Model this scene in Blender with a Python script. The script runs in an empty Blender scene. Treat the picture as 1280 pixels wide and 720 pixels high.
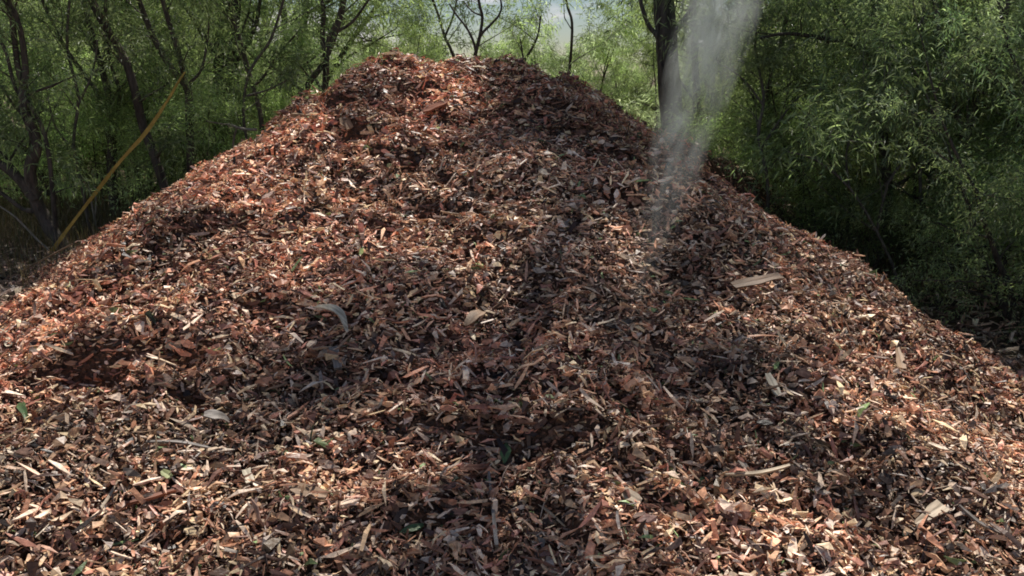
import bpy, math, random
import numpy as np
from mathutils import Vector

R = math.radians
sc = bpy.context.scene
col = sc.collection
rng = np.random.default_rng(7)
random.seed(5)

# ------------------------------------------------------------------ camera
F = 1050.0; CH = 1.7; PY = math.atan(270 / F)
cd = bpy.data.cameras.new('camera'); cam = bpy.data.objects.new('camera', cd); col.objects.link(cam)
cd.sensor_width = 36; cd.lens = 36 * F / 1280; cd.clip_end = 2000; cd.clip_start = 0.02
cam.location = (0, 0, CH); cam.rotation_euler = (math.pi / 2 - PY, 0, 0)
sc.camera = cam

def at(px, py, D):
    """world point on the ray of photo pixel (1280 wide) at world depth y = D"""
    a = (px - 640); b = (360 - py)
    dy = F * math.cos(PY) + b * math.sin(PY)
    dz = -F * math.sin(PY) + b * math.cos(PY)
    t = D / dy
    return Vector((a * t, D, CH + dz * t))

# ------------------------------------------------------------------ tagging
def tag(o, label=None, cat=None, group=None, kind=None):
    if label: o['label'] = label
    if cat: o['category'] = cat
    if group: o['group'] = group
    if kind: o['kind'] = kind
    return o

def empty(name, loc=(0, 0, 0)):
    o = bpy.data.objects.new(name, None); col.objects.link(o); o.location = loc
    o.empty_display_size = 0.2
    return o

# ------------------------------------------------------------------ noise
def vnoise(x, y, seed=0):
    xi = np.floor(x).astype(np.int64); yi = np.floor(y).astype(np.int64)
    fx = x - xi; fy = y - yi
    fx = fx * fx * (3 - 2 * fx); fy = fy * fy * (3 - 2 * fy)
    def h(a, b):
        n = (a * 374761393 + b * 668265263 + seed * 1442695041) & 0xFFFFFFFF
        n = ((n ^ (n >> 13)) * 1274126177) & 0xFFFFFFFF
        n = n ^ (n >> 16)
        return (n & 0xFFFF) / 65535.0
    return ((h(xi, yi) * (1 - fx) + h(xi + 1, yi) * fx) * (1 - fy)
            + (h(xi, yi + 1) * (1 - fx) + h(xi + 1, yi + 1) * fx) * fy)

def fbm(x, y, oct=4, seed=0):
    s = 0; a = 1; t = 0
    for k in range(oct):
        s = s + a * vnoise(x * 2 ** k + 17.3 * k, y * 2 ** k - 9.1 * k, seed + k); t += a; a *= .5
    return s / t

# ------------------------------------------------------------------ pile height field
PC = (-0.34, 6.03, 1.757, 0.43, 0.081)
PG = np.array([0.70, 0.64, 0.35, 0.38, 0.5, 0.469, 0.56, 0.497, 0.615, 0.677, 0.509, 0.39, 0.408, 0.42, 0.505, 0.645])
# hollows seen on the slope: (x, y, radius x, radius y, depth)
def on_slope(px, py):
    for D in np.arange(1.6, 8, .02):
        p = at(px, py, D)
        if p.z < base_height(np.array([p.x]), np.array([p.y]))[0]: return p
    return at(px, py, 6)

def base_height(x, y):
    cx, cy, h, L, soft = PC
    dx = x - cx; dx = np.sign(dx) * np.sqrt(np.maximum(np.abs(dx) - L, 0) ** 2 + 1e-6); dy = y - cy
    r = np.hypot(dx, dy); th = np.arctan2(dy, dx) % (2 * np.pi)
    a = th / (2 * np.pi) * 16; i = np.floor(a).astype(int) % 16; t = a - np.floor(a); t = t * t * (3 - 2 * t)
    g = PG[i] * (1 - t) + PG[(i + 1) % 16] * t
    return h - g * (np.sqrt(r * r + soft * soft) - soft)

HOLLOWS = []
for (px, py, rx, ry, d) in [(120, 455, .26, .10, .10), (215, 462, .16, .07, .07), (330, 400, .14, .06, .05), (515, 205, .16, .10, .07),
                            (370, 262, .18, .06, .06), (480, 285, .12, .06, .06), (600, 320, .14, .08, .06), (620, 475, .12, .08, .06),
                            (530, 655, .14, .05, .06), (240, 505, .07, .04, .04), (430, 415, .10, .04, .04), (700, 560, .12, .06, .05),
                            (770, 265, .22, .10, .05), (850, 520, .14, .05, .05), (960, 330, .12, .06, .04), (1030, 450, .12, .06, .05),
                            (440, 175, .14, .08, .06), (650, 120, .16, .08, .06), (420, 140, .10, .06, .06), (1080, 570, .16, .05, .05),
                            (900, 640, .12, .04, .05), (350, 560, .10, .04, .03)]:
    p = on_slope(px, py); HOLLOWS.append((p.x, p.y, rx, ry, d * (1.35 if py < 480 else .8)))

def pile_height(x, y):
    z = base_height(x, y)
    w = np.clip((z + .1) / .4, 0, 1)
    z = z + w * (.22 * (fbm(x * .9 + 3, y * .9, 3, 11) - .5) + .20 * (fbm(x * 3.1, y * 3.4, 3, 23) - .5)
                 + .05 * (fbm(x * 9, y * 10, 2, 31) - .5))
    # small slumped ledges
    q = fbm(x * 1.3, y * 1.3, 3, 57) * 4.5 + y * 1.5
    fr = q - np.floor(q)
    msk = np.clip((fbm(x * 1.1 + 9, y * 1.6, 2, 63) - .42) * 6, 0, 1)
    z = z + w * msk * .07 * (.4 - np.clip(fr / .84, 0, 1) + np.clip((fr - .84) / .16, 0, 1))
    for hx, hy, rx, ry, d in HOLLOWS:
        u = (x - hx) / rx + .25 * np.sin(y * 23 + hx * 9); v = (y - hy) / ry + .3 * np.sin(x * 17 + hy * 5)
        g = np.clip((v + 1.6) / 2.0, 0, 1) * np.clip((1.0 - v) / .55, 0, 1)
        g2 = np.exp(-((v - 1.7) / .8) ** 2)
        z = z + d * np.exp(-np.abs(u) ** 2.5) * (.6 * g2 - g)
    return z

def ground_height(x, y):
    return .06 * (fbm(x * .5, y * .5, 3, 91) - .5) 

# ------------------------------------------------------------------ mesh helpers
def mesh_np(name, verts, quads, mat, cols=None, parent=None, tris=None, smooth=False, link=True):
    me = bpy.data.meshes.new(name)
    verts = np.asarray(verts, np.float32); quads = np.asarray(quads, np.int32)
    nq = len(quads)
    me.vertices.add(len(verts)); me.vertices.foreach_set('co', verts.ravel())
    me.loops.add(nq * 4); me.loops.foreach_set('vertex_index', quads.ravel())
    me.polygons.add(nq); me.polygons.foreach_set('loop_start', np.arange(0, nq * 4, 4, dtype=np.int32))
    try: me.polygons.foreach_set('loop_total', np.full(nq, 4, np.int32))
    except Exception: pass
    me.polygons.foreach_set('use_smooth', np.full(nq, bool(smooth)))
    if cols is not None:
        at_ = me.attributes.new('tint', 'FLOAT_COLOR', 'POINT')
        c4 = np.ones((len(verts), 4), np.float32); c4[:, :3] = cols
        at_.data.foreach_set('color', c4.ravel())
    me.update(calc_edges=True)
    me.materials.append(mat)
    if not link: return me
    o = bpy.data.objects.new(name, me); col.objects.link(o)
    if parent: o.parent = parent
    return o

class Tubes:
    """collects tapered tubes into one mesh"""
    def __init__(s): s.v = []; s.q = []; s.n = 0; s.c = []
    def add(s, pts, rad, sides=6, tint=1.0, rough=.12):
        pts = [Vector(p) for p in pts]
        m = len(pts)
        u = None
        for i in range(m):
            d = (pts[min(i + 1, m - 1)] - pts[max(i - 1, 0)])
            if d.length < 1e-6: d = Vector((0, 0, 1))
            d.normalize()
            if u is None:
                u = d.cross(Vector((.3, 1, .2))).normalized()
            else:
                u = (u - d * u.dot(d)).normalized()
            w = d.cross(u)
            for k in range(sides):
                a = 2 * math.pi * k / sides
                r = rad[i] * (1 + random.uniform(-rough, rough))
                s.v.append(tuple(pts[i] + u * (math.cos(a) * r) + w * (math.sin(a) * r)))
                s.c.append((tint, tint, tint))
        for i in range(m - 1):
            for k in range(sides):
                a = s.n + i * sides + k; b = s.n + i * sides + (k + 1) % sides
                s.q.append((a, b, b + sides, a + sides))
        # end cap as a quad fan of degenerate-free quads
        last = s.n + (m - 1) * sides
        if sides == 6:
            s.q.append((last, last + 1, last + 2, last + 3)); s.q.append((last, last + 3, last + 4, last + 5))
        if sides == 4: s.q.append((last, last + 1, last + 2, last + 3))
        s.n += m * sides
    def build(s, name, mat, parent=None, link=True):
        return mesh_np(name, s.v, s.q, mat, s.c, parent, smooth=True, link=link)

# ------------------------------------------------------------------ materials
def new_mat(name):
    m = bpy.data.materials.new(name); m.use_nodes = True
    nt = m.node_tree; nt.nodes.clear()
    return m, nt, nt.nodes.new

def L(nt, a, b): nt.links.new(a, b)

def mat_chip():
    m, nt, N = new_mat('wood_chip')
    out = N('ShaderNodeOutputMaterial'); bs = N('ShaderNodeBsdfPrincipled')
    at_ = N('ShaderNodeAttribute'); at_.attribute_name = 'tint'
    tc = N('ShaderNodeTexCoord'); mp = N('ShaderNodeMapping'); mp.inputs['Scale'].default_value = (60, 75, 95)
    no = N('ShaderNodeTexNoise'); no.inputs['Scale'].default_value = 1.0; no.inputs['Detail'].default_value = 3
    cr = N('ShaderNodeMapRange'); cr.inputs['To Min'].default_value = .62; cr.inputs['To Max'].default_value = 1.3
    cr.inputs['From Min'].default_value = .3; cr.inputs['From Max'].default_value = .7
    mx = N('ShaderNodeMix'); mx.data_type = 'RGBA'; mx.blend_type = 'MULTIPLY'; mx.inputs[0].default_value = 1
    L(nt, tc.outputs['Object'], mp.inputs[0]); L(nt, mp.outputs[0], no.inputs['Vector'])
    L(nt, no.outputs['Fac'], cr.inputs['Value']); L(nt, at_.outputs['Color'], mx.inputs[6]); L(nt, cr.outputs[0], mx.inputs[7])
    hs = N('ShaderNodeHueSaturation'); hs.inputs['Saturation'].default_value = .86; hs.inputs['Value'].default_value = 1.34; L(nt, mx.outputs[2], hs.inputs['Color'])
    L(nt, hs.outputs[0], bs.inputs['Base Color']); bs.inputs['Roughness'].default_value = .42
    bs.inputs['Specular IOR Level'].default_value = .4
    bp = N('ShaderNodeBump'); bp.inputs['Strength'].default_value = .5; bp.inputs['Distance'].default_value = .004
    L(nt, no.outputs['Fac'], bp.inputs['Height']); L(nt, bp.outputs[0], bs.inputs['Normal'])
    L(nt, bs.outputs[0], out.inputs[0]); return m

def mat_mound():
    m, nt, N = new_mat('mulch_fines')
    out = N('ShaderNodeOutputMaterial'); bs = N('ShaderNodeBsdfPrincipled')
    tc = N('ShaderNodeTexCoord')
    no = N('ShaderNodeTexVoronoi'); no.inputs['Scale'].default_value = 60
    cr = N('ShaderNodeValToRGB'); e = cr.color_ramp.elements
    e[0].color = (.02, .011, .007, 1); e[1].color = (.22, .11, .065, 1)
    L(nt, tc.outputs['Object'], no.inputs['Vector']); L(nt, no.outputs['Color'], cr.inputs[0])
    L(nt, cr.outputs[0], bs.inputs['Base Color']); bs.inputs['Roughness'].default_value = .9
    bp = N('ShaderNodeBump'); bp.inputs['Strength'].default_value = 1; bp.inputs['Distance'].default_value = .02
    L(nt, no.outputs['Distance'], bp.inputs['Height']); L(nt, bp.outputs[0], bs.inputs['Normal'])
    L(nt, bs.outputs[0], out.inputs[0]); return m

def mat_bark(name, c0, c1, scale=18, rough=.85):
    m, nt, N = new_mat(name)
    out = N('ShaderNodeOutputMaterial'); bs = N('ShaderNodeBsdfPrincipled')
    tc = N('ShaderNodeTexCoord'); mp = N('ShaderNodeMapping'); mp.inputs['Scale'].default_value = (1, 1, .22)
    no = N('ShaderNodeTexNoise'); no.inputs['Scale'].default_value = scale; no.inputs['Detail'].default_value = 6; no.inputs['Roughness'].default_value = .7
    cr = N('ShaderNodeValToRGB'); e = cr.color_ramp.elements
    e[0].position = .36; e[1].position = .68; e[0].color = (*c0, 1); e[1].color = (*c1, 1)
    at_ = N('ShaderNodeAttribute'); at_.attribute_name = 'tint'
    mx = N('ShaderNodeMix'); mx.data_type = 'RGBA'; mx.blend_type = 'MULTIPLY'; mx.inputs[0].default_value = 1
    L(nt, tc.outputs['Object'], mp.inputs[0]); L(nt, mp.outputs[0], no.inputs['Vector'])
    L(nt, no.outputs['Fac'], cr.inputs[0]); L(nt, cr.outputs[0], mx.inputs[6]); L(nt, at_.outputs['Color'], mx.inputs[7])
    L(nt, mx.outputs[2], bs.inputs['Base Color']); bs.inputs['Roughness'].default_value = rough
    bp = N('ShaderNodeBump'); bp.inputs['Strength'].default_value = .9; bp.inputs['Distance'].default_value = .02
    L(nt, no.outputs['Fac'], bp.inputs['Height']); L(nt, bp.outputs[0], bs.inputs['Normal'])
    L(nt, bs.outputs[0], out.inputs[0]); return m

def mat_leaf(name, mul=(1, 1, 1), trans=.5):
    m, nt, N = new_mat(name)
    out = N('ShaderNodeOutputMaterial'); bs = N('ShaderNodeBsdfPrincipled'); tr = N('ShaderNodeBsdfTranslucent')
    at_ = N('ShaderNodeAttribute'); at_.attribute_name = 'tint'
    oi = N('ShaderNodeObjectInfo'); hs = N('ShaderNodeHueSaturation')
    mr = N('ShaderNodeMapRange'); mr.inputs['To Min'].default_value = .78; mr.inputs['To Max'].default_value = 1.22
    mh = N('ShaderNodeMapRange'); mh.inputs['To Min'].default_value = .48; mh.inputs['To Max'].default_value = .52; hs.inputs['Saturation'].default_value = .8
    mm = N('ShaderNodeMix'); mm.data_type = 'RGBA'; mm.blend_type = 'MULTIPLY'; mm.inputs[0].default_value = 1; mm.inputs[7].default_value = (*mul, 1)
    L(nt, oi.outputs['Random'], mr.inputs['Value']); L(nt, mr.outputs[0], hs.inputs['Value'])
    L(nt, oi.outputs['Random'], mh.inputs['Value']); L(nt, mh.outputs[0], hs.inputs['Hue'])
    L(nt, at_.outputs['Color'], mm.inputs[6]); L(nt, mm.outputs[2], hs.inputs['Color'])
    L(nt, hs.outputs[0], bs.inputs['Base Color']); bs.inputs['Roughness'].default_value = .34
    bs.inputs['Specular IOR Level'].default_value = .5
    m2 = N('ShaderNodeMix'); m2.data_type = 'RGBA'; m2.blend_type = 'MULTIPLY'; m2.inputs[0].default_value = 1
    m2.inputs[7].default_value = (1.35, 1.45, .95, 1)
    L(nt, hs.outputs[0], m2.inputs[6]); L(nt, m2.outputs[2], tr.inputs['Color'])
    ms = N('ShaderNodeMixShader'); ms.inputs[0].default_value = trans
    L(nt, bs.outputs[0], ms.inputs[1]); L(nt, tr.outputs[0], ms.inputs[2]); L(nt, ms.outputs[0], out.inputs[0])
    return m

def mat_ground():
    m, nt, N = new_mat('leaf_litter_ground')
    out = N('ShaderNodeOutputMaterial'); bs = N('ShaderNodeBsdfPrincipled')
    tc = N('ShaderNodeTexCoord')
    n1 = N('ShaderNodeTexNoise'); n1.inputs['Scale'].default_value = 1.3; n1.inputs['Detail'].default_value = 8
    n2 = N('ShaderNodeTexNoise'); n2.inputs['Scale'].default_value = 35; n2.inputs['Detail'].default_value = 6
    cr = N('ShaderNodeValToRGB'); e = cr.color_ramp.elements
    e[0].position = .35; e[1].position = .7; e[0].color = (.06, .038, .022, 1); e[1].color = (.17, .12, .07, 1)
    x = cr.color_ramp.elements.new(.5); x.color = (.11, .072, .042, 1)
    mx = N('ShaderNodeMix'); mx.data_type = 'RGBA'; mx.blend_type = 'OVERLAY'; mx.inputs[0].default_value = .8
    for n in (n1, n2): L(nt, tc.outputs['Object'], n.inputs['Vector'])
    L(nt, n1.outputs['Fac'], cr.inputs[0]); L(nt, cr.outputs[0], mx.inputs[6]); L(nt, n2.outputs['Fac'], mx.inputs[7])
    L(nt, mx.outputs[2], bs.inputs['Base Color']); bs.inputs['Roughness'].default_value = .95
    bp = N('ShaderNodeBump'); bp.inputs['Strength'].default_value = .8; bp.inputs['Distance'].default_value = .03
    L(nt, n2.outputs['Fac'], bp.inputs['Height']); L(nt, bp.outputs[0], bs.inputs['Normal'])
    L(nt, bs.outputs[0], out.inputs[0]); return m

CHIP = mat_chip(); MOUND = mat_mound(); GROUND = mat_ground()
BARK = mat_bark('dark_bark', (.03, .024, .02), (.15, .125, .105))
BIGBARK = mat_bark('rough_grey_bark', (.022, .02, .018), (.14, .125, .11), 22)
PALE = mat_bark('pale_dead_wood', (.22, .19, .16), (.42, .38, .33), 30)
LEAF = mat_leaf('feathery_leaf')
LEAF_DRY = mat_leaf('dry_grass_blade', trans=.25)

# ------------------------------------------------------------------ world and sun
SUN_AZ, SUN_EL = R(14), R(60)        # azimuth right of +Y
w = bpy.data.worlds.new('World'); sc.world = w; w.use_nodes = True
nt = w.node_tree; nt.nodes.clear(); N = nt.nodes.new
wo = N('ShaderNodeOutputWorld'); bg = N('ShaderNodeBackground'); bg.inputs[1].default_value = .062
sk = N('ShaderNodeTexSky'); sk.sky_type = 'NISHITA'; sk.sun_disc = False
sk.sun_elevation = SUN_EL; sk.sun_rotation = SUN_AZ; sk.dust_density = .3; sk.ozone_density = 2; sk.air_density = 1.0
tc = N('ShaderNodeTexCoord'); mp = N('ShaderNodeMapping'); mp.inputs['Scale'].default_value = (1.6, 1.6, 4.5)
cn = N('ShaderNodeTexNoise'); cn.inputs['Scale'].default_value = 2.2; cn.inputs['Detail'].default_value = 7
cr = N('ShaderNodeMapRange'); cr.inputs['From Min'].default_value = .50; cr.inputs['From Max'].default_value = .60
mx = N('ShaderNodeMix'); mx.data_type = 'RGBA'; mx.inputs[7].default_value = (17, 15.4, 16, 1)
L(nt, tc.outputs['Generated'], mp.inputs[0]); L(nt, mp.outputs[0], cn.inputs['Vector']); L(nt, cn.outputs['Fac'], cr.inputs['Value'])
sz = N('ShaderNodeSeparateXYZ'); L(nt, tc.outputs['Generated'], sz.inputs[0])
lo = N('ShaderNodeMapRange'); lo.inputs['From Min'].default_value = .12; lo.inputs['From Max'].default_value = .35; lo.inputs['To Min'].default_value = 1; lo.inputs['To Max'].default_value = .12
ml = N('ShaderNodeMath'); ml.operation = 'MULTIPLY'
L(nt, sz.outputs[2], lo.inputs['Value']); L(nt, cr.outputs[0], ml.inputs[0]); L(nt, lo.outputs[0], ml.inputs[1])
L(nt, ml.outputs[0], mx.inputs[0]); L(nt, sk.outputs[0], mx.inputs[6]); L(nt, mx.outputs[2], bg.inputs[0]); L(nt, bg.outputs[0], wo.inputs[0])

sd = bpy.data.lights.new('sun', 'SUN'); so = bpy.data.objects.new('sun', sd); col.objects.link(so)
sd.energy = 5.0; sd.angle = R(.53); sd.color = (1, .95, .87)
SDIR = Vector((math.sin(SUN_AZ) * math.cos(SUN_EL), math.cos(SUN_AZ) * math.cos(SUN_EL), math.sin(SUN_EL)))
so.rotation_euler = SDIR.to_track_quat('Z', 'Y').to_euler(); so.location = (3, 8, 20)

# ------------------------------------------------------------------ ground
def grid(x0, x1, y0, y1, nx, ny, fn):
    xs = np.linspace(x0, x1, nx); ys = np.linspace(y0, y1, ny); X, Y = np.meshgrid(xs, ys)
    Z = fn(X, Y); v = np.stack([X, Y, Z], -1).reshape(-1, 3)
    i = np.arange(nx - 1)[None, :] + nx * np.arange(ny - 1)[:, None]; i = i.ravel()
    return v, np.stack([i, i + 1, i + 1 + nx, i + nx], -1)
def gfn(X, Y):
    near = np.exp(-(X ** 2 + (Y - 8) ** 2) / 900.0)
    return ground_height(X, Y) * near
v, q = grid(-300, 300, -200, 400, 401, 401, gfn)
tag(mesh_np('ground', v, q, GROUND, smooth=True), kind='structure', label='brown leaf litter ground under the trees')

# ------------------------------------------------------------------ the pile
def chip_protos(kind, n, seed):
    r = np.random.default_rng(seed); P = []
    for k in range(n):
        if kind == 'slab':
            w = np.array([r.uniform(.08, .36), r.uniform(.26, .52), r.uniform(.04, .3)]) ; th = r.uniform(.03, .08); bend = r.normal(0, .2); tw = r.normal(0, .9)
        elif kind == 'splinter':
            w = np.array([r.uniform(.04, .14), r.uniform(.09, .22), r.uniform(.02, .12)]); th = r.uniform(.02, .05); bend = r.normal(0, .06); tw = r.normal(0, .4)
        else:
            w = np.array([r.uniform(.25, .5), r.uniform(.5, .8), r.uniform(.2, .5)]); th = r.uniform(.12, .28); bend = r.normal(0, .05); tw = r.normal(0, .2)
        vs = []
        for i, x in enumerate((-.5, r.uniform(-.15, .15), .5)):
            a = tw * x; off = r.normal(0, .03)
            z0 = bend * (1 - (2 * x) ** 2) * 1.6
            for s in (-1, 1):
                sk_ = r.uniform(-.2, .2) if i != 1 else r.uniform(-.1, .1)
                y = s * w[i] * .5 + off
                for t in (1, -1):
                    yy = y * math.cos(a) - t * th / 2 * math.sin(a); zz = y * math.sin(a) + t * th / 2 * math.cos(a) + z0
                    vs.append((x + sk_, yy, zz))
        P.append(vs)
    return np.array(P)
# vertex index in a proto: station*4 + side*2 + (0 top, 1 bottom)
def _q():
    q = []
    I = lambda st, s, t: st * 4 + s * 2 + t
    for st in (0, 1):
        q.append((I(st, 0, 0), I(st + 1, 0, 0), I(st + 1, 1, 0), I(st, 1, 0)))
        q.append((I(st, 0, 1), I(st, 1, 1), I(st + 1, 1, 1), I(st + 1, 0, 1)))
        q.append((I(st, 0, 1), I(st + 1, 0, 1), I(st + 1, 0, 0), I(st, 0, 0)))
        q.append((I(st, 1, 0), I(st + 1, 1, 0), I(st + 1, 1, 1), I(st, 1, 1)))
    q.append((I(0, 0, 0), I(0, 1, 0), I(0, 1, 1), I(0, 0, 1)))
    q.append((I(2, 0, 0), I(2, 0, 1), I(2, 1, 1), I(2, 1, 0)))
    return np.array(q)
CQ = _q()

PALETTE = np.array([(.22, .088, .040), (.31, .138, .066), (.42, .235, .12), (.54, .35, .19), (.09, .040, .027), (.040, .024, .018),
                    (.70, .52, .36), (.28, .22, .18), (.16, .085, .055), (.26, .10, .06), (.33, .27, .22), (.10, .15, .05)])
PW = np.array([.13, .16, .18, .14, .10, .07, .07, .04, .07, .06, .02, .012]); PW /= PW.sum()

def scatter(n, xs, ys, hfn, protos, lmin, lmax, tilt, lift, seed, wr=(.7, 1.3), dark=1.0):
    r = np.random.default_rng(seed)
    e = .02
    z = hfn(xs, ys)
    nx = -(hfn(xs + e, ys) - hfn(xs - e, ys)) / (2 * e); ny = -(hfn(xs, ys + e) - hfn(xs, ys - e)) / (2 * e)
    nrm = np.stack([nx, ny, np.ones_like(nx)], -1)
    nrm = nrm + r.normal(0, 1, nrm.shape) * (tilt * (r.random(len(nx)) ** 1.2 * 1.8))[:, None]
    nrm /= np.linalg.norm(nrm, axis=1, keepdims=True)
    a = r.random(len(nx)) * 2 * np.pi
    d = np.stack([np.cos(a) * 1.25, np.sin(a), np.zeros_like(a)], -1)
    t = d - nrm * (d * nrm).sum(1, keepdims=True); t /= np.linalg.norm(t, axis=1, keepdims=True)
    b = np.cross(nrm, t)
    Ls = lmin * (lmax / lmin) ** (r.random(len(nx)) ** 1.5)
    Ws = Ls * r.uniform(wr[0], wr[1], len(nx))
    k = r.integers(0, len(protos), len(nx)); P = protos[k]
    up = lift * r.random(len(nx)) ** 1.3
    V = (P[:, :, 0:1] * (t * Ls[:, None])[:, None] + P[:, :, 1:2] * (b * Ws[:, None])[:, None] + P[:, :, 2:3] * (nrm * Ls[:, None])[:, None]
         + np.stack([xs, ys, z + up], -1)[:, None])
    # colours: pick from the palette with regional bias
    c = PALETTE[r.choice(len(PALETTE), len(nx), p=PW)]
    red = fbm(xs * .7 + 5, ys * .7, 3, 77); red = red + .22 * np.clip((ys - 3.6) / 2, -1, 1) - .12 * np.clip(xs / 2, -1, 1)
    tw = np.clip((red - .35) * 2.2, 0, 1)[:, None]
    c = c * ((1 - tw) * np.array([.92, .97, 1.0]) + tw * np.array([1.2, .93, .83]))
    c = c * (r.uniform(.34, 1.9, len(nx)) ** 1.35)[:, None] * dark
    c = c * 1.5; c = np.minimum(c, np.array([.80, .62, .46]))
    c = c * (.55 + .75 * np.clip((fbm(xs * 2.3 + 31, ys * 2.9, 3, 133) - .25) * 2, 0, 1))[:, None] * np.array([1.05, .97, .9])
    # lower-lying chips get darker colour, painting shade into the gaps between chips
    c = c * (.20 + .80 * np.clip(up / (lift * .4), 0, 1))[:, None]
    C = np.repeat(c[:, None], P.shape[1], 1)
    return V, C

def sample_xy(n, box, dens, seed):
    r = np.random.default_rng(seed); X = []; Y = []
    tot = 0
    while tot < n:
        x = r.uniform(box[0], box[1], n); y = r.uniform(box[2], box[3], n)
        k = r.random(n) < dens(x, y); X.append(x[k]); Y.append(y[k]); tot += k.sum()
    return np.concatenate(X)[:n], np.concatenate(Y)[:n]

def dens_front(x, y):
    z = base_height(x, y)
    fr = np.clip((7.4 - y) / 1.0, .12, 1)
    side = np.where(np.abs(x) > .75 * y + 1.2, .35, 1)
    near = np.clip(1.35 - .12 * y, .5, 1)
    return np.where(z > -.03, 1, 0) * fr * side * near

pile = empty('mulch_pile', (0, 0, 0))
tag(pile, 'large conical heap of reddish brown wood chips and shredded bark', 'mulch pile')
v, q = grid(-5.6, 5.4, .9, 11.0, 441, 405, lambda X, Y: np.maximum(pile_height(X, Y) - .012, -.15))
mesh_np('mound', v, q, MOUND, parent=pile, smooth=True)
box = (-5.6, 5.4, 1.0, 11)
parts = []
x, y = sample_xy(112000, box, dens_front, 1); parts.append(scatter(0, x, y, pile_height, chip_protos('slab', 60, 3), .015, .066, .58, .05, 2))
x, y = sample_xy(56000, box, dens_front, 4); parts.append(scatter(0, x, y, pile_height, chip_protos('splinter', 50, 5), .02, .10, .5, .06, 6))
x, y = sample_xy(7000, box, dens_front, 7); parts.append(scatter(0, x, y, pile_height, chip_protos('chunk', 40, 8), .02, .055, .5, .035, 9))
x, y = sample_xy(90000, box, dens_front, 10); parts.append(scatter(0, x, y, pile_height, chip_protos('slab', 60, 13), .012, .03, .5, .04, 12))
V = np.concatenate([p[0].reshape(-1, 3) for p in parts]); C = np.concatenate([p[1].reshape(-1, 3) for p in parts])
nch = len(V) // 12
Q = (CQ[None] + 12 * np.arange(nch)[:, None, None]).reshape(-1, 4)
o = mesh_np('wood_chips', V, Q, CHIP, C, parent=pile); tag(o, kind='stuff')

# ------------------------------------------------------------------ distinct pieces lying on the pile
def surf(px, py):
    last = None
    for D in np.arange(1.5, 8.5, .01):
        p = at(px, py, D)
        if p.z <= pile_height(np.array([p.x]), np.array([p.y]))[0]: return p
    return at(px, py, 7)
def flat_mat(name, c, rough=.6, trans=0):
    m, nt, N = new_mat(name)
    out = N('ShaderNodeOutputMaterial'); bs = N('ShaderNodeBsdfPrincipled')
    tc = N('ShaderNodeTexCoord'); mp = N('ShaderNodeMapping'); mp.inputs['Scale'].default_value = (12, 90, 90)
    no = N('ShaderNodeTexNoise'); no.inputs['Scale'].default_value = 1; no.inputs['Detail'].default_value = 4
    cr = N('ShaderNodeValToRGB'); e = cr.color_ramp.elements; e[0].position = .3; e[1].position = .7
    e[0].color = (c[0] * .5, c[1] * .48, c[2] * .45, 1); e[1].color = (c[0] * 1.2, c[1] * 1.2, c[2] * 1.2, 1)
    L(nt, tc.outputs['Object'], mp.inputs[0]); L(nt, mp.outputs[0], no.inputs['Vector']); L(nt, no.outputs['Fac'], cr.inputs[0])
    L(nt, cr.outputs[0], bs.inputs['Base Color']); bs.inputs['Roughness'].default_value = rough
    bp = N('ShaderNodeBump'); bp.inputs['Strength'].default_value = .6; bp.inputs['Distance'].default_value = .004
    L(nt, no.outputs['Fac'], bp.inputs['Height']); L(nt, bp.outputs[0], bs.inputs['Normal'])
    L(nt, bs.outputs[0], out.inputs[0]); return m
M_TAN = flat_mat('tan_wood', (.36, .23, .14)); M_BROWN = flat_mat('brown_wood', (.17, .095, .052)); M_PALE = flat_mat('pale_wood', (.62, .49, .35))
M_GREY = flat_mat('grey_wood', (.30, .26, .23)); M_GREEN = flat_mat('green_leaf', (.09, .16, .055), .45); M_CREAM = flat_mat('cream_wood', (.66, .57, .43))
M_RED = flat_mat('red_bark', (.30, .11, .06)); M_STRAW = flat_mat('straw_leaf', (.50, .33, .14)); M_YG = flat_mat('yellow_green', (.40, .42, .18))

def piece(name, label, cat, a, b, wid, mat, bow=0., thick=.12, taper=(.5, 1, .9, .35), lift=.035, curl=0.):
    """a flat bent strip of wood, bark or leaf between two photo pixels on the pile surface"""
    A = surf(*a); B = surf(*b); A.z += lift; B.z += lift
    n = 9; d = B - A; Ln = d.length; x = d.normalized(); up = Vector((0, -.38, .92)); y = up.cross(x).normalized(); z = x.cross(y)
    vs = []; qs = []; k = random.random() * 9
    for i in range(n):
        t = i / (n - 1); w = np.interp(t, np.linspace(0, 1, len(taper)), taper) * wid * .5 * (1 + .12 * math.sin(7 * t + k))
        c = y * (bow * Ln * math.sin(math.pi * t)) + z * (curl * math.sin(math.pi * t) * Ln) + x * (t - .5) * Ln
        c += y * .04 * wid * math.sin(11 * t + k)
        c2 = z * (thick * wid * .5 * min(1, w / (wid * .25)))
        
        for s in (-1, 1):
            cup = z * (.06 * wid)
            vs.append(c + y * s * w + c2 + cup); vs.append(c + y * s * w - c2 + cup)
        vs.append(c + c2); vs.append(c - c2)
    # per station: 0 L top,1 L bot,2 R top,3 R bot,4 mid top,5 mid bot
    for i in range(n - 1):
        a0 = i * 6; b0 = a0 + 6
        for (p, q_) in ((0, 4), (4, 2), (2, 3), (3, 5), (5, 1), (1, 0)): qs.append((a0 + p, b0 + p, b0 + q_, a0 + q_))
    for s in (0, (n - 1) * 6): qs.append((s, s + 4, s + 5, s + 1)); qs.append((s + 4, s + 2, s + 3, s + 5))
    M = np.array([[x.x, y.x, z.x], [x.y, y.y, z.y], [x.z, y.z, z.z]])
    loc = [M.T @ np.array(v_) for v_ in vs]
    o = mesh_np(name, loc, qs, mat); o.location = (A + B) / 2
    from mathutils import Matrix
    o.rotation_euler = Matrix(M.tolist()).to_euler()
    return tag(o, label, cat)

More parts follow.
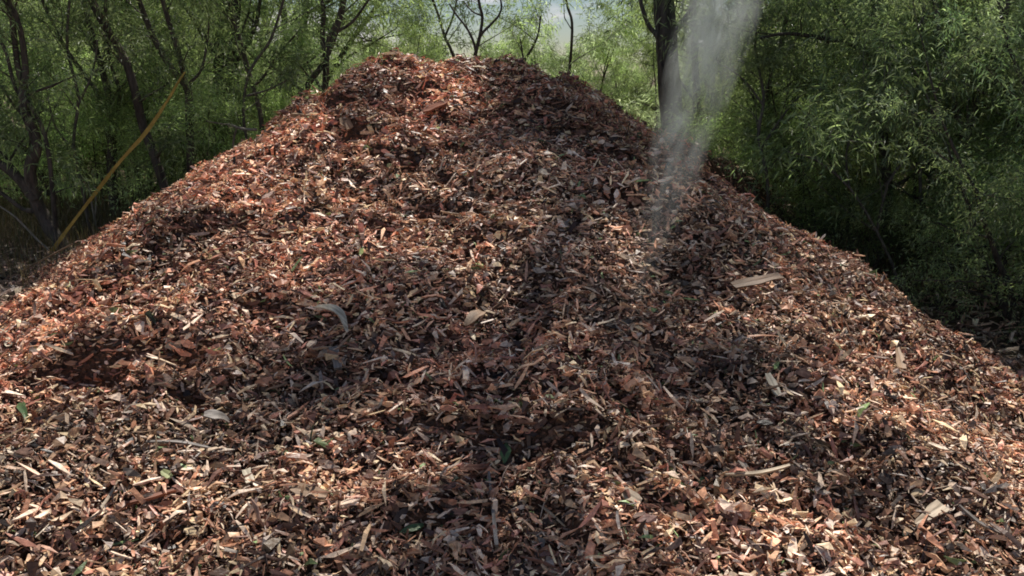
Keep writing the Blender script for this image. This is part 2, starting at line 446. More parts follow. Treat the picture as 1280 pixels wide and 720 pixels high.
piece('plank_offcut', 'long flat brown plank offcut lying on the shaded right slope', 'wood offcut', (914, 384), (974, 371), .052, M_BROWN, taper=(.95, 1, 1, .9), lift=.1)
piece('split_branch', 'long pale split stick slanting down below the wisp of steam', 'stick', (768, 330), (832, 358), .05, M_TAN, taper=(.3, .8, 1, .5), lift=.05)
piece('bark_strip', 'cream coloured curved bark strip on the left middle slope', 'bark strip', (396, 410), (436, 442), .042, M_CREAM, bow=.14, curl=.12, thick=.12, taper=(.5, 1, .8, .25), lift=.09)
piece('dry_leaf', 'straw coloured pointed dry leaf above the cream bark strip', 'leaf', (372, 392), (398, 380), .03, M_STRAW, taper=(.15, 1, .9, .1), thick=.1, lift=.05)
piece('branch_piece', 'short grey round branch piece right below the cream bark strip', 'branch piece', (417, 448), (424, 474), .035, M_GREY, thick=.8, taper=(.9, 1, 1, .8), lift=.04)
piece('wood_shard', 'tan standing wood shard in the middle of the pile', 'wood chip', (582, 422), (603, 404), .055, M_TAN, taper=(.3, 1, 1, .6), curl=.1, lift=.05)
piece('wood_shard', 'pale grey folded chip near the lower left of the slope', 'wood chip', (256, 533), (288, 541), .045, M_GREY, taper=(.5, 1, .8, .3), lift=.045, curl=.15)
piece('green_leaf', 'dark green leaf stuck in the chips at the lower centre', 'leaf', (634, 570), (630, 596), .035, M_GREEN, taper=(.2, 1, .9, .2), thick=.08, lift=.05, curl=.1)
piece('green_leaf', 'grey green leaf lying flat near the bottom centre edge', 'leaf', (500, 680), (530, 670), .03, M_GREEN, taper=(.2, 1, .9, .3), thick=.08, lift=.04)
piece('green_leaf', 'blurred green leaf at the left edge of the pile', 'leaf', (28, 518), (36, 540), .03, M_GREEN, taper=(.2, 1, .9, .3), thick=.08, lift=.05, curl=.1)
piece('green_leaf', 'yellow green curled leaf scrap near the bottom left', 'leaf', (204, 606), (216, 614), .03, M_YG, taper=(.4, 1, .9, .4), thick=.1, lift=.05)
piece('thin_twig', 'thin grey twig standing upright near the bottom centre', 'twig', (611, 606), (621, 700), .012, M_GREY, thick=.8, taper=(.5, .8, 1, .9), lift=.05)
piece('thin_twig', 'long thin twig pointing out from the left edge of the pile', 'twig', (20, 350), (92, 312), .014, M_TAN, thick=.8, taper=(.6, .9, 1, .9), lift=.05)
piece('thin_twig', 'long thin curved twig lying across the lower left slope', 'twig', (185, 571), (262, 578), .010, M_GREY, thick=.8, bow=.06, taper=(.6, .9, 1, .6), lift=.055)
piece('thin_twig', 'straight red brown twig above the pale chips at bottom left', 'twig', (160, 650), (222, 632), .014, M_RED, thick=.8, taper=(.5, .9, 1, .6), lift=.055)
piece('thin_twig', 'pale curved twig on the lower right slope', 'twig', (1196, 650), (1250, 686), .011, M_GREY, thick=.8, bow=-.1, taper=(.6, .9, 1, .6), lift=.055)
piece('thin_twig', 'pale twig lying above the two big tan chips bottom right', 'twig', (905, 612), (985, 600), .013, M_PALE, thick=.8, bow=-.05, taper=(.4, .9, 1, .6), lift=.055)
piece('wood_chip', 'pale upright chip on the far right slope', 'wood chip', (1120, 447), (1126, 474), .04, M_TAN, taper=(.3, .8, 1, .8), lift=.05)
piece('wood_chip', 'bright cream chip on the sunlit right slope', 'wood chip', (958, 482), (972, 510), .04, M_CREAM, taper=(.5, 1, .8, .6), lift=.05)
piece('wood_chip', 'small cream chip at the far left edge of the pile', 'wood chip', (6, 424), (14, 446), .04, M_CREAM, taper=(.5, 1, .8, .6), lift=.05)
piece('wood_chip', 'broad orange tan chip near the bottom left corner', 'wood chip', (366, 628), (410, 638), .05, M_TAN, taper=(.5, 1, .9, .5), lift=.05)
piece('wood_chip', 'cream rectangular chip near the bottom left', 'wood chip', (309, 604), (315, 620), .028, M_CREAM, taper=(.9, 1, 1, .9), lift=.05)
piece('wood_chip', 'pale triangular chip at the bottom right', 'wood chip', (1142, 672), (1176, 648), .05, M_PALE, taper=(.2, .6, 1, .9), lift=.05)
piece('wood_chip', 'broad pale chip beside the bottom right twig', 'wood chip', (778, 632), (800, 645), .05, M_PALE, taper=(.7, 1, .9, .5), lift=.05)
piece('wood_chip', 'tan block chip set in the hollow under the left shoulder', 'wood chip', (428, 158), (438, 172), .07, M_TAN, taper=(.7, 1, .9, .7), lift=.05)
piece('wood_chip', 'red brown broad bark slab below the summit', 'bark slab', (530, 152), (560, 140), .09, M_RED, taper=(.5, 1, .9, .6), lift=.06)
piece('wood_chip', 'orange red bark piece in the shadow line at centre', 'bark slab', (575, 602), (612, 600), .03, M_RED, taper=(.4, 1, .9, .6), lift=.05)
piece('stick', 'light stick poking from the left shoulder of the pile', 'stick', (366, 158), (396, 164), .03, M_TAN, thick=.7, taper=(.7, 1, .9, .6), lift=.08)

# ------------------------------------------------------------------ leaves and trees
LEAFCOL = {'dark': np.array([(.085, .120, .050), (.11, .150, .060), (.14, .175, .075), (.17, .20, .115)]),
           'mid': np.array([(.120, .170, .055), (.155, .210, .070), (.20, .25, .090), (.16, .20, .11)]),
           'light': np.array([(.16, .22, .08), (.20, .26, .10), (.25, .30, .14), (.20, .24, .15)]),
           'grey': np.array([(.17, .21, .14), (.21, .25, .17), (.14, .18, .11), (.25, .28, .20)])}  # grey tone: leaves lightened and greyed, painting haze into their colour
LEAFCOL = {k_: v_ * (1.9 if k_ == 'grey' else 1.75) for k_, v_ in LEAFCOL.items()}

def leaf_quads(tw, k, length, width, tone, seed, droop=.5, spread=.9, jitter=.03):
    """tw: (n,7) p0, dir, len of twigs.  k leaves on each twig.  returns verts, colours"""
    r = np.random.default_rng(seed); n = len(tw)
    p0 = tw[:, 0:3]; d = tw[:, 3:6]; ln = tw[:, 6]
    t = (np.arange(k)[None] + r.random((n, k))) / k
    pos = p0[:, None] + d[:, None] * (ln[:, None, None] * t[..., None])
    pos[..., 2] -= droop * .5 * (t ** 2) * ln[:, None]
    pos = pos + r.normal(0, jitter, pos.shape)
    # leaf direction: sideways from twig, forward, drooping
    side = np.cross(d, r.normal(0, 1, d.shape)); side /= np.linalg.norm(side, axis=1, keepdims=True) + 1e-9
    sg = np.where((np.arange(k) % 2) == 0, 1, -1)[None, :, None]
    ld = side[:, None] * sg * spread + d[:, None] * .6 + r.normal(0, .28, pos.shape)
    ld[..., 2] -= droop
    ld /= np.linalg.norm(ld, axis=-1, keepdims=True)
    nn = np.cross(ld, r.normal(0, 1, ld.shape) + np.array([0, 0, .2])); nn /= np.linalg.norm(nn, axis=-1, keepdims=True) + 1e-9
    Lh = length * r.uniform(.6, 1.3, (n, k, 1)); W = width * r.uniform(.7, 1.2, (n, k, 1))
    a = pos; b = pos + ld * Lh * .45 + nn * W * .5; c = pos + ld * Lh + np.array([0, 0, -1]) * Lh * .12; e = pos + ld * Lh * .45 - nn * W * .5
    V = np.stack([a, b, c, e], 2).reshape(-1, 3)
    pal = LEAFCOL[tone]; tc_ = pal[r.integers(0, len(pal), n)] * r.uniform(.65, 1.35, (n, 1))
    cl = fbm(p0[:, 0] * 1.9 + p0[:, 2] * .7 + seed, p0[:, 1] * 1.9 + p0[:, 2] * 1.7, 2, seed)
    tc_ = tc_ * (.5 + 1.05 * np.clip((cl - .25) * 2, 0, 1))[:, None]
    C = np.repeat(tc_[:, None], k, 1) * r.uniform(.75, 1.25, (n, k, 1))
    C = np.repeat(C[:, :, None], 4, 2).reshape(-1, 3)
    return V, C

def leaf_mesh(name, tws, k, length, width, tone, seed, parent=None, link=True, **kw):
    V, C = leaf_quads(np.array(tws), k, length, width, tone, seed, **kw)
    Q = np.arange(len(V)).reshape(-1, 4)
    return mesh_np(name, V, Q, LEAF, C, parent, link=link)

def grow_branch(T, twigs, p, d, length, r0, level, rnd, droopy=.15, maxlev=2, dens=1.0, sides=5):
    """random-walk branch; fills tubes T and the list of leaf-bearing twigs"""
    n = max(4, int(length / .22)); pts = [p.copy()]; rad = [r0]; st = length / n
    dd = d.copy()
    for i in range(n):
        dd = (dd + Vector((rnd.gauss(0, .16), rnd.gauss(0, .16), rnd.gauss(0, .10) + .03 - droopy * .3 * (i / n)))).normalized()
        p = p + dd * st; pts.append(p.copy()); rad.append(max(.0022, r0 * (1 - .8 * (i + 1) / n)))
        t = (i + 1) / n
        if level < maxlev and t > .25 and rnd.random() < .62 * dens:
            s = dd.cross(Vector((rnd.gauss(0, 1), rnd.gauss(0, 1), rnd.gauss(0, 1)))).normalized()
            nd = (dd * .55 + s * .85 + Vector((0, 0, .12))).normalized()
            grow_branch(T, twigs, p.copy(), nd, length * rnd.uniform(.32, .55), rad[-1] * .6, level + 1, rnd, droopy, maxlev, dens, 4)
        if level >= 1 and t > .2:
            for q_ in range(2 if level < 2 else 3):
                s = Vector((rnd.gauss(0, 1), rnd.gauss(0, 1), rnd.gauss(0, .7))).normalized()
                nd = (dd * .5 + s).normalized(); twigs.append((*p, *nd, rnd.uniform(.16, .42)))
    T.add(pts, rad, sides)
    for q_ in range(3):
        s = Vector((rnd.gauss(0, 1), rnd.gauss(0, 1), rnd.gauss(0, 1))).normalized()
        nd = (dd + s * .5).normalized(); twigs.append((*p, *nd, rnd.uniform(.2, .5)))

def make_template(seed, h, stems, spread, tone, k=14, leaf=(.075, .013), low=.2, droop=.5, dens=1.0, nb=9, trunk_r=.045):
    rnd = random.Random(seed); T = Tubes(); tw = []
    for s in range(stems):
        a = rnd.random() * 6.28; lean = rnd.uniform(.05, .35) * spread
        d = Vector((math.cos(a) * lean, math.sin(a) * lean, 1)).normalized()
        p = Vector((math.cos(a) * .1, math.sin(a) * .1, -.05)); hh = h * rnd.uniform(.75, 1.0); n = int(hh / .3)
        pts = [p.copy()]; rad = [trunk_r * rnd.uniform(.7, 1.1)]; r0 = rad[0]
        for i in range(n):
            d = (d + Vector((rnd.gauss(0, .09), rnd.gauss(0, .09), .03))).normalized(); p = p + d * .3; pts.append(p.copy())
            rad.append(r0 * (1 - .8 * (i + 1) / n))
            t = (i + 1) / n
            if t > low and rnd.random() < nb / n * 1.3 / max(1, stems * .5):
                b = rnd.random() * 6.28; up = rnd.uniform(-.05, .8)
                nd = Vector((math.cos(b), math.sin(b), up)).normalized()
                grow_branch(T, tw, p.copy(), nd, rnd.uniform(.5, 1.15) * spread * (1.15 - .6 * t), rad[-1] * .6, 1, rnd, dens=dens)
        grow_branch(T, tw, p.copy(), d, .6 * spread, rad[-1], 1, rnd, dens=dens)
        T.add(pts, rad, 6)
    me_t = T.build('trunk', BARK, link=False)
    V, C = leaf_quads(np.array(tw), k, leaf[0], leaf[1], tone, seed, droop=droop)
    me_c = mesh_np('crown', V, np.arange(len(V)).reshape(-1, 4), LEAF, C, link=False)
    print('template', seed, tone, 'twigs', len(tw), 'leaves', len(tw) * k)
    return me_t, me_c

def put_tree(name, tmpl, x, y, rz, s, label, group=None, sz=None, cat='tree'):
    e = empty(name, (x, y, 0)); e.rotation_euler = (0, 0, rz); e.scale = (s, s, sz or s)
    for nm, me in (('trunk', tmpl[0]), ('crown', tmpl[1])):
        o = bpy.data.objects.new(nm, me); col.objects.link(o); o.parent = e
    return tag(e, label, cat, group)

TM = {
 'bushA': make_template(11, 3.6, 5, 1.25, 'mid', low=.08, nb=16, k=14, leaf=(.065, .012)),
 'bushB': make_template(12, 3.4, 6, 1.3, 'dark', low=.05, nb=18, k=13),
 'lightA': make_template(13, 3.2, 4, 1.3, 'light', low=.08, nb=16, k=13, leaf=(.085, .014)),
 'lightB': make_template(14, 3.6, 3, 1.2, 'light', low=.15, nb=13, k=14, leaf=(.09, .014), droop=.8),
 'bushC': make_template(21, 3.6, 5, 1.35, 'light', low=.06, nb=18, k=15, leaf=(.06, .012), droop=.5),
 'tallA': make_template(15, 6.5, 3, 1.7, 'mid', low=.22, nb=22, k=12, leaf=(.085, .014), trunk_r=.07),
 'tallB': make_template(16, 6.0, 2, 1.8, 'dark', low=.25, nb=20, k=12, leaf=(.085, .014), trunk_r=.075),
 'greyA': make_template(17, 5.0, 3, 1.5, 'grey', low=.15, nb=18, k=13, leaf=(.10, .013), droop=.9, trunk_r=.06),
 'canopy': make_template(19, 12.0, 2, 2.0, 'mid', low=.48, nb=12, k=15, leaf=(.10, .020), trunk_r=.085, dens=.8),
 'shrub': make_template(18, 1.7, 6, .9, 'mid', low=.03, nb=10, k=12, leaf=(.055, .010), trunk_r=.018),
}
rt = random.Random(99)

# far thicket: rows of trees behind the heap.
def row(names, y0, y1, xs, group, labels, smin=.85, smax=1.2, nm='wattle_tree'):
    for i, x in enumerate(xs):
        t = names[i % len(names)]
        yy = rt.uniform(y0, y1); px = 640 + (x / yy) * F
        gap = .8 if (550 < px < 700 and y0 > 11) else 1
        put_tree(nm, TM[t], x + rt.uniform(-.35, .35), yy, rt.random() * 6.28, rt.uniform(smin, smax) * gap, labels, group)
frange = lambda a, b, s: [a + s * i for i in range(int((b - a) / s) + 1)]
# left side
row(['tallB', 'tallA', 'bushB'], 11.5, 13.5, frange(-9.5, -3.4, 1.5), 'tall leafy trees behind the left trunks', 'tall dark feathery tree deep in the thicket on the left')
row(['tallA', 'greyA', 'tallB'], 14.5, 18, frange(-14, -4.0, 1.7), 'tall trees far back on the left', 'hazy tall tree far back on the left of the heap', 1.0, 1.3)
row(['tallA', 'bushA'], 19, 26, frange(-20, -5.5, 2.2), 'trees at the back left horizon', 'distant tree closing the view on the left', 1.1, 1.5)
row(['lightA', 'bushA', 'bushC'], 10.4, 11.6, frange(-8.2, -2.8, .95), 'bushes filling the gaps between the left trunks', 'mid height bush filling the gaps between the left trunks', .7, .95, nm='bush')
# centre: low and bright
row(['lightA', 'lightB', 'bushA'], 12.0, 14.5, frange(-2.8, 3.4, 1.05), 'low bright bushes behind the summit', 'low bright green bush behind the summit of the heap', .62, .8)
row(['lightB', 'lightA'], 16.5, 20, frange(-5.5, 5.5, 1.3), 'pale bushes further behind the summit', 'pale green feathery bush further behind the summit', .62, .8)
row(['lightB', 'greyA'], 24, 32, frange(-8, 8, 1.9), 'far pale trees behind the summit', 'far pale tree behind the middle of the heap', .58, .74)
row(['lightB', 'bushB', 'lightA'], 34, 46, frange(-16, 16, 2.3), 'far bushes along the horizon', 'tiny far bush closing the horizon behind the heap', .8, 1.0)
# right side
row(['bushC', 'greyA', 'bushA', 'tallA', 'bushC'], 8.2, 10.0, frange(3.8, 10, 1.6), 'dense trees right of the heap', 'dense dark bushy tree close behind the right slope', .9, 1.15)
row(['tallA', 'tallB', 'greyA'], 11.5, 14, frange(3.6, 13, 1.5), 'tall trees behind the right slope', 'tall leafy tree in the second row right of the heap', .95, 1.2)
row(['tallA', 'greyA', 'lightB'], 16, 24, frange(4.5, 18, 2.0), 'trees at the back right horizon', 'distant tree closing the view on the right', 1.1, 1.5)
row(['tallB'], 6.0, 8.0, frange(-12.5, -8.0, 2.0), 'trees beyond the left edge', 'dark tree at the far left beyond the trunks', .9, 1.1)
row(['bushB', 'bushA'], 5.6, 7.0, frange(5.4, 9.2, 1.1), 'bushes at the foot of the right slope', 'dark shaded bush at the foot of the right slope', .75, 1.0, nm='bush')
for i, (x, y, t, s_, lab) in enumerate([(3.5, 6.7, 'bushA', .62, 'feathery bush touching the middle of the right slope'), (3.55, 5.6, 'bushC', .6, 'dark low bush touching the lower right slope'),
        (3.9, 4.7, 'bushB', .6, 'shaded bush at the right picture edge beside the slope'), (4.4, 6.1, 'bushC', .8, 'greyish bush behind the two bushes on the lower right slope'),
        (3.1, 7.9, 'bushC', .6, 'grey green bush beside the patch of brown grass'), (4.2, 7.4, 'bushA', .75, 'leafy green bush behind the brown grass patch'), (2.5, 9.0, 'lightA', .75, 'bright leafy bush right behind the steam')]):
    put_tree('bush', TM[t], x, y, rt.random() * 6.28, s_, lab, cat='bush')

for i, (x, y, s_, lab) in enumerate([(3.6, 9.7, 1.0, 'tall airy tree just right of the steam, its crown above the picture'), (4.3, 9.2, 1.05, 'tall airy tree behind the dry grass with its crown above the picture'),
        (4.9, 10.8, 1.1, 'tall airy tree standing back between the steam and the right trees'),
        (4.15, 7.0, .95, 'tall airy tree close to the foot of the right slope')]):
    put_tree('tall_tree', TM['canopy'], x, y, rt.random() * 6.28, s_, lab)
# undergrowth
for i, (px, D, s, lab) in enumerate([
    (255, 9.5, .9, 'small bright green shrub behind the left shoulder of the pile'),
    (205, 9.7, .8, 'small leafy shrub between the two thin left trunks'),
    (320, 10.2, .9, 'low shrub under the dark twin trunks'),
    (150, 10.6, .9, 'low shrub behind the forked yellow strap end'),
    (380, 10.5, .8, 'low shrub below the curved stems left of the summit'),
    (905, 8.0, .75, 'light green fern like shrub right of the big trunk'),
    (985, 8.4, .8, 'shrub in front of the dry grass right of the heap'),
    (1035, 7.3, .75, 'bright leafy shrub just beyond the right slope below the brown grass'),
    (1080, 7.4, .8, 'shaded shrub halfway down the right edge of the heap'),
    (1180, 6.6, .7, 'dark low shrub near the lower right edge of the heap')]):
    p = at(px, 300, D); put_tree('shrub', TM['shrub'], p.x, D, rt.random() * 6.28, s, lab, cat='shrub')

# hand-placed trunks -------------------------------------------------------------
def smooth_path(pts, sub=3):
    out = []
    n = len(pts)
    for i in range(n - 1):
        p0 = pts[max(i - 1, 0)]; p1 = pts[i]; p2 = pts[i + 1]; p3 = pts[min(i + 2, n - 1)]
        for k in range(sub):
            t = k / sub
            out.append(.5 * ((2 * p1) + (p2 - p0) * t + (2 * p0 - 5 * p1 + 4 * p2 - p3) * t * t + (3 * p1 - p0 - 3 * p2 + p3) * t ** 3))
    out.append(pts[-1]); return out

def hand_tree(label, base, stems, D, tone='dark', mat=None, grow=1.6, leaves=True, name='thin_tree', seed=1, lean=0., bsides=7, leafk=12, branch_p=.30):
    """stems: list of (pixel path from the bottom up, radius px bottom, radius px top, extends above frame?)"""
    rnd = random.Random(seed); T = Tubes(); tw = []
    b = at(*base, D); org = Vector((b.x, D, 0))
    for si, (path, r0, r1, ext) in enumerate(stems):
        pts = []
        for j, (px, py) in enumerate(path):
            DD = D + lean * j + (rnd.gauss(0, .03) if j else 0)
            pts.append(at(px, py, DD) - org)
        if si == 0:
            pts.insert(0, Vector((pts[0].x + rnd.uniform(-.05, .05), 0, -.08)) if pts[0].z > .15 else Vector((pts[0].x, 0, -.08)))
        pts = smooth_path(pts, 3); k = D / F * 1.02
        n = len(pts); rad = [(r0 + (r1 - r0) * i / (n - 1)) * k * .5 for i in range(n)]
        if si == 0: rad[0] *= 1.25
        T.add(pts, rad, bsides, tint=rnd.uniform(.85, 1.25), rough=.1)
        for i in range(2, n - 1):
            if rnd.random() < branch_p and pts[i].z > .5:
                dd = (pts[i + 1] - pts[i]).normalized(); s = Vector((rnd.gauss(0, 1), rnd.gauss(0, .8), rnd.uniform(0, .8))).normalized()
                grow_branch(T, tw, pts[i].copy(), (dd * .5 + s).normalized(), rnd.uniform(.35, .95), rad[i] * .4, 1, rnd, dens=.8, maxlev=2)
        if ext:
            d = (pts[-1] - pts[-3]).normalized()
            d = (d + Vector((0, 0, .5))).normalized()
            grow_branch(T, tw, pts[-1].copy(), d, grow, rad[-1], 0, rnd, dens=1.3, maxlev=2, sides=bsides)
    e = empty(name, org)
    T.build('trunk', mat or BARK, e)
    if leaves and tw:
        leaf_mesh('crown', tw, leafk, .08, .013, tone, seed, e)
    return tag(e, label, 'tree')

hand_tree('dark forked thin tree at the far left edge of the picture', (79, 311),
  [([(79, 311), (63, 285), (44, 250), (37, 211), (46, 180), (31, 137), (30, 107)], 19, 11, False),
   ([(30, 107), (22, 82), (15, 25), (3, -12)], 8, 6, True), ([(30, 107), (32, 87), (27, 45), (21, 22), (10, -10)], 8, 5, True),
   ([(44, 250), (25, 225), (0, 205), (-40, 190)], 13, 8, True), ([(70, 285), (64, 220), (56, 170), (37, 130), (20, 112), (8, 67), (-4, 40)], 6, 4, True),
   ([(50, 262), (30, 262), (0, 240), (-30, 225)], 7, 4, False)], 8.0, seed=21)
hand_tree('slanting dark thin tree left of the twin trunks, lit along its edge', (208, 240),
  [([(208, 246), (206, 237), (195, 200), (179, 158), (169, 116), (158, 79), (142, 50), (127, 26), (108, -12)], 12, 9, True),
   ([(142, 50), (132, 20), (133, -10)], 5, 3, True)], 8.8, seed=22)
hand_tree('dark double stemmed tree crossed by the yellow strap', (145, 264),
  [([(145, 266), (140, 222), (140, 158), (135, 116), (120, 60), (101, -10)], 15, 5, True),
   ([(142, 200), (125, 125), (110, 100), (85, 65), (62, 22), (50, -10)], 6, 4, True), ([(140, 170), (150, 120), (140, 85), (132, 40), (135, -10)], 5, 3, True)], 9.8, seed=23)
hand_tree('pair of pale edged stems rising behind the top of the yellow strap', (236, 200),
  [([(238, 200), (236, 120), (230, 104), (212, 82), (190, 42), (170, -10)], 11, 6, True),
   ([(233, 112), (224, 70), (212, 30), (200, -10)], 7, 5, True), ([(232, 108), (250, 90), (258, 60), (262, 20)], 4, 2, False)], 9.2, seed=24)
hand_tree('thick dark twin trunk tree left of the heap', (274, 150),
  [([(272, 200), (274, 146), (273, 102), (273, 67), (277, 29), (284, -12)], 17, 11, True),
   ([(280, 190), (280, 131), (287, 87), (293, 44), (297, -12)], 13, 9, True),
   ([(271, 75), (255, 45), (238, 17), (215, -6)], 8, 5, True), ([(290, 90), (306, 60), (320, 30), (326, -10)], 6, 4, True)], 10.6, seed=25, mat=BIGBARK)
hand_tree('leaning thin stem touching the left slope of the heap', (328, 172),
  [([(330, 185), (328, 170), (325, 140), (317, 111), (308, 79), (302, 58), (290, 17), (286, -10)], 6, 5, True),
   ([(317, 108), (330, 95), (347, 70), (372, 40)], 4, 2, False)], 9.6, seed=26)
hand_tree('curved multi stemmed tree just left of the summit', (372, 131),
  [([(360, 150), (372, 131), (387, 102), (404, 79), (422, 35), (433, -10)], 10, 5, True),
   ([(406, 112), (408, 73), (403, 52), (404, 23), (403, -10)], 8, 5, True), ([(404, 79), (412, 45), (423, 23), (428, -10)], 6, 4, True),
   ([(380, 115), (350, 92), (330, 70), (326, 55)], 4, 2, False), ([(420, 40), (440, 28), (458, 4), (470, -10)], 4, 2, True)], 10.0, seed=27)
hand_tree('arching dark branches low between the twin trunk and the curved tree', (350, 175),
  [([(352, 175), (352, 130), (350, 95), (362, 60), (380, 38)], 7, 3, False), ([(351, 110), (335, 85), (322, 68)], 4, 2, False), ([(352, 100), (375, 85), (396, 70)], 4, 2, False)], 11.4, seed=28)
hand_tree('small bare forked tree against the sky behind the summit', (594, 66),
  [([(594, 90), (595, 66), (600, 45), (603, 22), (600, 9), (596, -14)], 5, 3.2, True),
   ([(595, 66), (591, 50), (582, 33), (570, 18), (562, 5)], 3.6, 1.8, False), ([(598, 50), (604, 40), (616, 28), (623, 20), (627, 8), (623, -12)], 3.6, 2, False),
   ([(603, 20), (590, 14), (580, 2)], 2.2, 1.4, False)], 9.5, seed=29, grow=.35, leaves=False, name='bare_tree', branch_p=.12)
hand_tree('thin slanting dark stem left of the bare forked tree', (565, 66),
  [([(567, 90), (565, 66), (556, 46), (549, 22), (538, -8)], 4.5, 3, True), ([(556, 46), (566, 22), (572, -5)], 3, 2, True)], 10.5, tone='light', seed=30, grow=.7)
hand_tree('thin stem leaning right behind the right end of the summit', (650, 86),
  [([(648, 105), (650, 86), (663, 64), (672, 45), (676, 20)], 5, 2, False), ([(655, 78), (652, 60), (650, 48)], 2.5, 1.5, False)], 10.5, tone='light', seed=31)
hand_tree('upright slender tree against the second sky gap', (712, 88),
  [([(711, 110), (712, 88), (714, 61), (715, 28), (710, 10), (706, -10)], 4, 3, True)], 11.0, tone='grey', seed=32, grow=1.0)
# big trunk with a high crown outside the frame: it throws the long shadow band over the heap
def big_tree():
    D = 8.8; rnd = random.Random(77); b = at(840, 165, D); org = Vector((b.x, D, 0)); T = Tubes(); tw = []
    path = [(842, 290), (841, 220), (840, 160), (836, 100), (833, 47), (829, -5)]
    pts = [at(px, py, D) - org for px, py in path]; pts[0] = Vector((pts[0].x + .02, 0, -.1))
    x0 = pts[-1].x
    pts += [Vector((x0 - .05, .05, 3.4)), Vector((x0 - .02, .1, 4.4)), Vector((x0 + .1, 0, 6.2)), Vector((x0 + .02, -.1, 8.2)), Vector((x0 - .08, -.05, 10.4)), Vector((x0, 0, 12.6))]
    sp = smooth_path(pts, 3); n = len(sp)
    T.add(sp, [.125 * (1.12 if i < 3 else 1) * (1 - .38 * i / n) for i in range(n)], 12, rough=.06)
    k = D / F
    for path, r0, r1 in (([(826, 52), (819, 42), (810, 30), (802, 6), (798, -20)], 7, 4), ([(842, 42), (855, 25), (868, 4), (880, -25)], 7, 4), ([(846, 95), (860, 115), (872, 135), (880, 160)], 3, 2)):
        q_ = smooth_path([at(px, py, D - .05) - org for px, py in path], 3); m_ = len(q_)
        T.add(q_, [(r0 + (r1 - r0) * i / m_) * k * .5 for i in range(m_)], 6, tint=1.6)
        grow_branch(T, tw, q_[-1].copy(), (q_[-1] - q_[-3]).normalized(), 1.0, r1 * k * .45, 1, rnd, droopy=.5)
    for i in range(46):
        z = rnd.uniform(6.0, 7.7) if i < 38 else rnd.uniform(10.0, 12.4); a = rnd.random() * 6.28
        c = sp[min(range(n), key=lambda j: abs(sp[j].z - z))]
        grow_branch(T, tw, c.copy(), Vector((math.cos(a) - .35, math.sin(a), rnd.uniform(.1, .8))).normalized(), rnd.uniform(.5, .95), .035, 1, rnd, dens=1.3)
    e = empty('big_tree', org); T.build('trunk', BIGBARK, e)
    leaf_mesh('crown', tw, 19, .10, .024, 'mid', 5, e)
    tag(e, 'thick upright dark trunk rising behind the right shoulder of the heap', 'tree')
big_tree()
hand_tree('greyish trunk blurred by haze just right of the big trunk', (872, 120),
  [([(872, 180), (871, 120), (868, 60), (866, -12)], 10, 8, True)], 11.0, seed=33, tone='grey', mat=BARK)
hand_tree('dark crooked tree right of the steam, above the dry grass', (1000, 218),
  [([(1003, 235), (1000, 215), (984, 185), (968, 150), (960, 110), (975, 60), (990, -10)], 9, 5, True), ([(1000, 215), (1002, 180), (1012, 140), (1030, 100), (1035, 40), (1050, -12)], 8, 5, True),
   ([(968, 150), (950, 135), (935, 110)], 4, 2, False)], 7.9, seed=34)
hand_tree('tree with long nearly level dark branches at the upper right', (1105, 200),
  [([(1110, 260), (1106, 200), (1100, 130), (1098, 90), (1092, 40), (1090, -12)], 14, 10, True),
   ([(1100, 90), (1080, 62), (1040, 50), (985, 42), (950, 48)], 8, 3, False), ([(1100, 110), (1125, 95), (1160, 112), (1200, 128), (1240, 120)], 11, 4, False), ([(1112, 100), (1108, 88), (1116, 80), (1130, 76)], 4, 2, False), ([(1160, 112), (1185, 135), (1215, 128), (1235, 100)], 7, 3, False), ([(1180, 118), (1225, 140), (1262, 132)], 4, 2, False),
   ([(1103, 130), (1110, 95), (1125, 78)], 4, 3, False)], 7.0, seed=35)
hand_tree('dark slanting tree near the right picture edge', (1200, 260),
  [([(1205, 330), (1200, 250), (1206, 180), (1222, 120), (1245, 60), (1262, -12)], 13, 8, True), ([(1206, 180), (1190, 120), (1176, 60), (1168, -12)], 8, 6, True),
   ([(1222, 120), (1250, 100), (1290, 80)], 6, 4, True)], 6.6, seed=36)
hand_tree('thin dark stem half hidden in leaves on the right', (1060, 210),
  [([(1062, 280), (1060, 210), (1050, 150), (1062, 90), (1058, 30), (1064, -12)], 8, 5, True)], 9.4, seed=37)

TWIG = mat_bark('grey_twig_bark', (.06, .052, .045), (.24, .21, .18), 30)
hand_tree('slender grey sapling with many fine branches just beyond the right shoulder', (958, 230),
  [([(960, 262), (958, 215), (948, 170), (955, 120), (944, 60), (948, -12)], 5, 3, True), ([(952, 185), (975, 150), (1000, 120), (1040, 96)], 3, 2, False), ([(953, 130), (930, 100), (905, 82)], 3, 1.5, False)], 7.2, seed=41, mat=TWIG, branch_p=.6, leafk=7)
hand_tree('grey tangled sapling leaning left over the right slope', (1090, 300),
  [([(1120, 345), (1096, 290), (1062, 235), (1020, 200), (985, 190)], 5, 2, False), ([(1096, 290), (1110, 230), (1135, 190), (1150, 120)], 4, 2, False), ([(1062, 235), (1058, 190), (1075, 150)], 3, 1.5, False)], 6.3, seed=42, mat=TWIG, branch_p=.6, leafk=7)
hand_tree('thin grey stem with fine twigs near the upper right corner', (1150, 200),
  [([(1158, 330), (1150, 220), (1163, 140), (1150, 70), (1158, -12)], 5, 3, True), ([(1160, 150), (1200, 128), (1245, 90)], 3, 2, False), ([(1152, 80), (1120, 60), (1085, 58)], 3, 1.5, False)], 6.6, seed=43, mat=TWIG, branch_p=.6, leafk=7)
